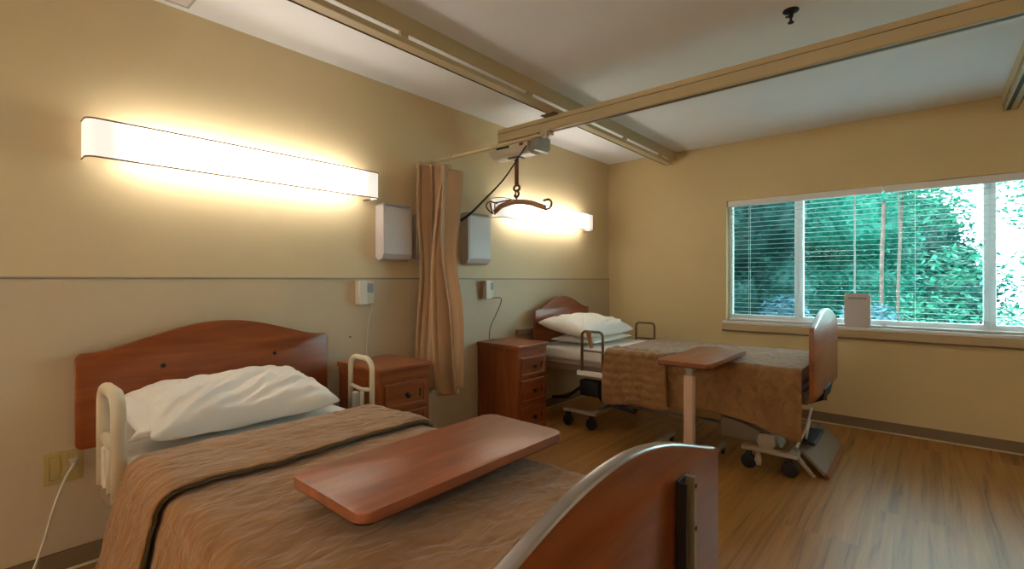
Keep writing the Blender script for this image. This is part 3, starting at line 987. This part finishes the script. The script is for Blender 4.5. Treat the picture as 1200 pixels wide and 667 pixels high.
def pillow(name, label, c, size, rot, wrinkle, seedv, tilt=0., case_open=0, creases=(), grp=None):
    lx, ly, lz = size
    n = 80
    def pt(u, v, side):
        # u,v in -1..1
        e = (max(0., 1 - abs(u) ** 2.6) * max(0., 1 - abs(v) ** 3.0)) ** .42
        px, py = u * lx / 2 * (1 - .06 * (1 - v * v) * abs(u)), v * ly / 2 * (1 - .05 * (1 - u * u) * abs(v))
        h = lz / 2 * e * (1 if side > 0 else .72)
        w = wrinkle * e * (.8 * noise.noise(Vector((px * 7 + py * 5 + seedv, py * 4 - px * 3, side)))
                           + .9 * (.28 - abs(noise.noise(Vector((px * 9 + py * 9, py * 2.2 - px * 3, seedv)))))
                           + .5 * (.28 - abs(noise.noise(Vector((px * 19 + py * 15, py * 5 - px * 8, seedv + 3))))))
        if side > 0:
            for (ua, va, ub, vb, wd, am) in creases:
                dx, dy = (ub - ua) * lx / 2, (vb - va) * ly / 2
                ex, ey = px - ua * lx / 2, py - va * ly / 2
                L2 = dx * dx + dy * dy
                tt = (ex * dx + ey * dy) / L2
                if -.15 < tt < 1.15:
                    dd = (ex * dy - ey * dx) / L2 ** .5 + .010 * math.sin(tt * 5 + ua * 9)
                    fade = max(0, min(1, (tt + .15) / .3)) * max(0, min(1, (1.15 - tt) / .3))
                    w += am * fade * e * (math.exp(-(dd / wd) ** 2) - .8 * math.exp(-((dd - 1.7 * wd) / wd) ** 2))
        return (px, py, side * h + w * (1 if side > 0 else .3))
    m = MB()
    for side in (1, -1):
        m.grid([[pt(-1 + 2 * i / n, -1 + 2 * j / n, side) for j in range(n + 1)] for i in range(n + 1)])
    bmesh.ops.remove_doubles(m.bm, verts=m.bm.verts[:], dist=.0008)
    M = Matrix.Translation(c) @ Matrix.Rotation(rot, 4, 'Z') @ Matrix.Rotation(tilt, 4, 'Y')
    bmesh.ops.transform(m.bm, matrix=M, verts=m.bm.verts[:])
    o = m.build(name, M_pillow, None, smooth=True)
    tag(o, label, 'pillow', grp)
    if case_open:
        # loose mouth of the pillowcase beyond the pillow
        rows = []
        for j in range(25):
            a = j / 24 * 2 * PI
            row = []
            for k in range(7):
                s = k / 6
                uu, hh = math.cos(a), math.sin(a)
                px = uu * lx * .43 * (1 - .05 * s)
                py = -ly / 2 + .06 - .10 * s + .012 * math.sin(a * 3) * s
                pz = hh * lz * .23 * (1 - .25 * s) + .010 * math.sin(a * 5 + 1) * s
                row.append(M @ Vector((px, py, pz)))
            rows.append(row)
        mm = MB()
        mm.grid(rows)
        mo = mm.build('pillowcase_mouth', M_pillow, o, smooth=True)
        md = mo.modifiers.new('thick', 'SOLIDIFY'); md.thickness = .003
    return o
pillow('pillow', 'crumpled white pillow on the near bed against the wide headboard', (.335, .81, .648), (.48, .72, .200), 0, .034, 2.3, tilt=.14, case_open=1,
       creases=((.95, -.80, -.20, .30, .012, .016), (.90, -.45, .10, .45, .011, .014), (.75, -.9, -.1, -.35, .014, .014), (.85, -.1, .25, .75, .011, .013),
                (.55, -.55, -.35, .0, .009, .010), (.92, -.65, .75, .80, .012, .013), (.35, .35, -.3, .75, .012, .010), (.6, .55, .2, .95, .012, .012), (.2, -.85, -.6, -.5, .014, .010)), grp='white pillows')
pillow('pillow', 'smooth white pillow on top at the head of the far bed', (.39, 3.60, .772), (.48, .76, .185), -.04, .014, 6.1, tilt=.16,
       creases=((.9, .5, .3, .9, .012, .012), (.8, -.2, .4, .6, .012, .008), (.7, .75, .1, .6, .01, .008)), grp='white pillows')
pillow('pillow', 'flattened lower pillow under the smooth one on the far bed', (.41, 3.66, .668), (.42, .68, .080), .03, .006, 9.4, grp='white pillows')

# ------------------------------------------------------------------ overbed tables
def overbed_table(x0, x1, y0, y1, zt, col_xy, label, base_dir, off=0.0):
    t = thing('overbed_table', label, 'table', (col_xy[0], col_xy[1], 0), 'overbed tables')
    MB().prism(rrect(x0, x1, y0, y1, .035), 'z', zt - .026, zt, .005, 3).build('table_top', M_table, t, angle=40)
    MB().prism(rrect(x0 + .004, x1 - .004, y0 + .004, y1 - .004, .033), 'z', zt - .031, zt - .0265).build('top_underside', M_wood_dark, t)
    cx, cy = col_xy
    ym = y0 + (y1 - y0) * .45
    a0, a1 = min(cy - .02, ym), max(cy + .02, ym)
    MB().box(cx - .025, cx + .025, a0, a1, zt - .052, zt - .0315, .004).build('support_arm', M_steel, t)
    MB().prism(rrect(cx - .019, cx + .019, cy - .016, cy + .016, .006), 'z', zt - .15, zt - .0525).build('inner_column', M_steel, t, angle=40)
    MB().prism(rrect(cx - .029, cx + .029, cy - .024, cy + .024, .010), 'z', .075, zt - .085, .003).build('column', M_column, t, angle=40)
    b = MB().box(cx - .20 + off, cx + .20 + off, cy - .025, cy + .025, .050, .0745, .006)
    for sx in (-.19 + off, .165 + off):
        s = base_dir
        ya, yb = (cy + .026, cy + .62) if s > 0 else (cy - .62, cy - .026)
        b.box(cx + sx, cx + sx + .03, ya, yb, .050, .074, .005)
    b = b.build('base_frame', M_frame_lt, t)
    for sx in (-.175 + off, .18 + off):
        for y in (cy, cy + base_dir * .58):
            c = MB().box(cx + sx - .008, cx + sx + .008, y - .008, y + .008, .030, .0505).build('caster', M_black, b)
            MB().lathe([(.018, -.010), (.024, -.007), (.024, .007), (.018, .010)], (cx + sx, y, .0245), 'x', 14).build('wheel', M_black, c, angle=40)
    return t
overbed_table(1.360, 1.705, .575, 1.345, .662, (1.47, 1.325), 'cherry overbed table above the brown bedspread of the near bed', -1)
overbed_table(1.405, 1.715, 2.735, 3.49, .700, (1.583, 2.80), 'cherry overbed table on a beige column beside the far bed', 1, off=-.17)

# ------------------------------------------------------------------ outdoors
M_lawn = plain('outdoor_ground', (.14, .25, .18), rough=.9, noise_scale=5, noise_amt=.4)
def leaf_mat(name, col, amt=.4):
    m, nt, b = new_mat(name)
    b.inputs['Roughness'].default_value = .5
    g = nt.nodes.new('ShaderNodeNewGeometry')
    r = nt.nodes.new('ShaderNodeValToRGB')
    r.color_ramp.elements[0].color = (*[c * (1 - amt) for c in col], 1)
    r.color_ramp.elements[1].color = (*[min(1, c * (1 + amt)) for c in col], 1)
    tc = nt.nodes.new('ShaderNodeTexCoord')
    n = nt.nodes.new('ShaderNodeTexNoise')
    n.inputs['Scale'].default_value = 11
    n.inputs['Detail'].default_value = 4
    n.inputs['Roughness'].default_value = .7
    nt.links.new(tc.outputs['Object'], n.inputs['Vector'])
    mr = nt.nodes.new('ShaderNodeMapRange')
    mr.inputs['From Min'].default_value = .36
    mr.inputs['From Max'].default_value = .64
    nt.links.new(n.outputs['Fac'], mr.inputs['Value'])
    av = nt.nodes.new('ShaderNodeMix')
    av.inputs['Factor'].default_value = .6
    nt.links.new(g.outputs['Random Per Island'], av.inputs['A'])
    nt.links.new(mr.outputs['Result'], av.inputs['B'])
    nt.links.new(av.outputs['Result'], r.inputs['Fac'])
    nt.links.new(r.outputs['Color'], b.inputs['Base Color'])
    tr = nt.nodes.new('ShaderNodeBsdfTranslucent')
    nt.links.new(r.outputs['Color'], tr.inputs['Color'])
    mx = nt.nodes.new('ShaderNodeMixShader')
    mx.inputs['Fac'].default_value = .35
    out = nt.nodes['Material Output']
    nt.links.new(b.outputs['BSDF'], mx.inputs[1])
    nt.links.new(tr.outputs['BSDF'], mx.inputs[2])
    nt.links.new(mx.outputs['Shader'], out.inputs['Surface'])
    return m
M_leaf_dark = leaf_mat('conifer_leaf', (.007, .080, .066), .9)
M_leaf_mid = leaf_mat('hedge_leaf', (.009, .160, .115), .85)
M_leaf_lt = leaf_mat('maple_leaf', (.022, .165, .105), .6)
M_leaf_blue = leaf_mat('groundcover_leaf', (.05, .13, .17), .7)
M_bark = plain('bark_brown', (.10, .055, .045), rough=.9, noise_scale=20, noise_amt=.4)
struct(MB().box(-14, 18, L + T + .02, 40, -.55, -.40).build('ground', M_lawn))

def leaves(blobs, n, size, rng, flat=.4):
    m = MB()
    tot = sum(b[3] * b[4] * b[5] for b in blobs) or 1
    for b in blobs:
        k = int(n * b[3] * b[4] * b[5] / tot)
        for _ in range(k):
            while True:
                d = Vector((rng.uniform(-1, 1), rng.uniform(-1, 1), rng.uniform(-1, 1)))
                if .1 < d.length < 1: break
            d = d.normalized() * (rng.random() ** .3)
            p = Vector((b[0] + d.x * b[3], b[1] + d.y * b[4], b[2] + d.z * b[5]))
            if p.z < -.38: p.z = -.38 + rng.random() * .2
            s = size * rng.uniform(.6, 1.4)
            a = Vector((rng.uniform(-1, 1), rng.uniform(-1, 1), rng.uniform(-flat, flat))).normalized()
            c = a.cross(Vector((rng.uniform(-.6, .6), rng.uniform(-.6, .6), 1))).normalized()
            dn = Vector((0, 0, -.25 * s))
            v = [m.bm.verts.new(p - a * s), m.bm.verts.new(p + c * s * .45 + dn * .4), m.bm.verts.new(p + a * s + dn), m.bm.verts.new(p - c * s * .45 + dn * .4)]
            m.bm.faces.new((v[0], v[1], v[2]))
            m.bm.faces.new((v[0], v[2], v[3]))
    return m

def tree(name, label, cat, base, blobs, n, size, mat, trunks, grp, seed, core=0):
    rng = random.Random(seed)
    t = thing(name, label, cat, base, grp)
    fm = leaves(blobs, n, size, rng)
    if core:
        for b in blobs:
            r = bmesh.ops.create_icosphere(fm.bm, subdivisions=4, radius=1.0)
            for v in r['verts']:
                k = core * (1 + .22 * noise.noise(v.co * 2.4 + Vector((seed, b[0], b[2]))) + .10 * noise.noise(v.co * 8))
                v.co = Vector((b[0] + v.co.x * b[3] * k, b[1] + v.co.y * b[4] * k, max(-.39, b[2] + v.co.z * b[5] * k)))
    fm.build('foliage', mat, t)
    m = MB()
    for tr in trunks:
        m.tube(smooth_path(tr[0], 4), tr[1], 8)
    m.build('trunk', M_bark, t, smooth=True)
    return t
G = 'garden plants outside the window'
tree('evergreen_tree', 'dark dense evergreen outside the left window pane', 'tree', (-.55, 10.2, -.4),
     [(-.55, 10.2, .7, 1.35, .9, 1.2), (-.55, 10.2, 2.2, 1.30, .85, 1.6), (-.5, 10.2, 3.8, 1.1, .7, 1.3), (.35, 10.3, .9, .85, .6, 1.2), (.4, 10.3, 2.4, .7, .6, 1.0)], 30000, .055, M_leaf_dark, [([(-.55, 10.2, -.4), (-.55, 10.2, 3.5)], .10)], G, 1, core=.72)
tree('hedge_tree', 'broad green hedge outside left of the middle window pane', 'tree', (1.35, 12.2, -.4),
     [(1.35, 12.2, .9, 1.25, .85, 1.3), (1.3, 12.2, 2.6, 1.25, .85, 1.6), (1.2, 12.2, 3.9, 1.1, .8, 1.0), (1.35, 12.4, 1.75, 1.3, .8, .9)], 34000, .05, M_leaf_mid, [([(1.35, 12.2, -.4), (1.3, 12.2, 3.2)], .10)], G, 2, core=.72)
tree('hedge_tree', 'darker green hedge outside behind the slender trunks', 'tree', (2.9, 15.2, -.4),
     [(2.5, 15.2, .8, 1.7, .9, 1.3), (2.2, 15.2, 2.3, 1.3, .8, 1.3), (2.4, 15.3, 1.6, 1.5, .8, .9)], 15000, .07, M_leaf_dark, [([(2.9, 15.2, -.4), (2.8, 15.2, 2.2)], .10)], G, 3, core=.72)
tree('maple_tree', 'light green maple with twin slender trunks outside the middle pane', 'tree', (2.10, 9.4, -.4),
     [(2.2, 9.4, 2.75, .55, .5, .45), (2.75, 9.4, 2.35, .40, .5, .55), (2.95, 9.5, 1.35, .45, .5, .35), (2.75, 9.4, .65, .55, .5, .40)], 1900, .055, M_leaf_lt,
     [([(2.12, 9.4, -.4), (2.10, 9.4, 1.2), (2.13, 9.4, 2.4)], .028), ([(2.32, 9.4, -.4), (2.30, 9.4, 1.0), (2.36, 9.4, 2.6)], .022)], G, 4)
tree('maple_tree', 'pale leafy tree outside the right window pane', 'tree', (4.3, 10.4, -.4),
     [(4.1, 10.4, 2.5, .75, .6, .7), (4.2, 10.4, 1.4, .70, .6, .6), (4.0, 10.4, .5, .7, .6, .45)], 2300, .06, M_leaf_lt, [([(4.3, 10.4, -.4), (4.25, 10.4, 2.6)], .05)], G, 5)
for i, (x, y, r, h, lab) in enumerate([(-.10, 7.6, .48, .95, 'low bluish shrub outside at the foot of the left window pane'),
                                      (1.05, 7.9, .42, .85, 'low bluish shrub outside at the left of the middle window pane'),
                                      (2.05, 7.8, .45, .80, 'low bluish shrub outside behind the grey sill box')]):
    tree('groundcover_shrub', lab, 'shrub', (x, y, -.4), [(x, y, h - .5, r, .5, .62), (x + .08, y + .1, h - .75, r * .9, .5, .5)], 4000, .045, M_leaf_blue, [([(x, y, -.4), (x, y, h - .5)], .02)], 'low shrubs outside the window', 20 + i, core=.7)

# ------------------------------------------------------------------ light
wd = bpy.data.worlds.new('World')
S.world = wd
wd.use_nodes = True
bg = wd.node_tree.nodes['Background']
bg.inputs['Color'].default_value = (.90, .97, 1.0, 1)
bg.inputs['Strength'].default_value = 4.5
sd = bpy.data.lights.new('sun', 'SUN')
sd.energy = 3.0
sd.color = (1, .98, .95)
sd.angle = .03
so = bpy.data.objects.new('sun', sd)
so.rotation_euler = (math.radians(35), math.radians(-25), 0)
COL.objects.link(so)

# ------------------------------------------------------------------ camera
cd = bpy.data.cameras.new('camera')
cam = bpy.data.objects.new('camera', cd)
COL.objects.link(cam)
cam.location = (2.63, 0, 1.173)
cam.rotation_euler = (PI / 2, 0, math.radians(40.75))
cd.sensor_width = 36
cd.lens = 564 / 1200 * 36
cd.shift_y = -5.5 / 1200
cd.clip_start = .02
S.camera = cam

S.view_settings.view_transform = 'Standard'
S.view_settings.look = 'None'
S.view_settings.exposure = 1.42
S.view_settings.gamma = 1
S.view_settings.use_curve_mapping = False
S.cycles.use_denoising = True
S.cycles.max_bounces = 10
S.cycles.diffuse_bounces = 6
S.cycles.transparent_max_bounces = 24
S.cycles.sample_clamp_indirect = 6
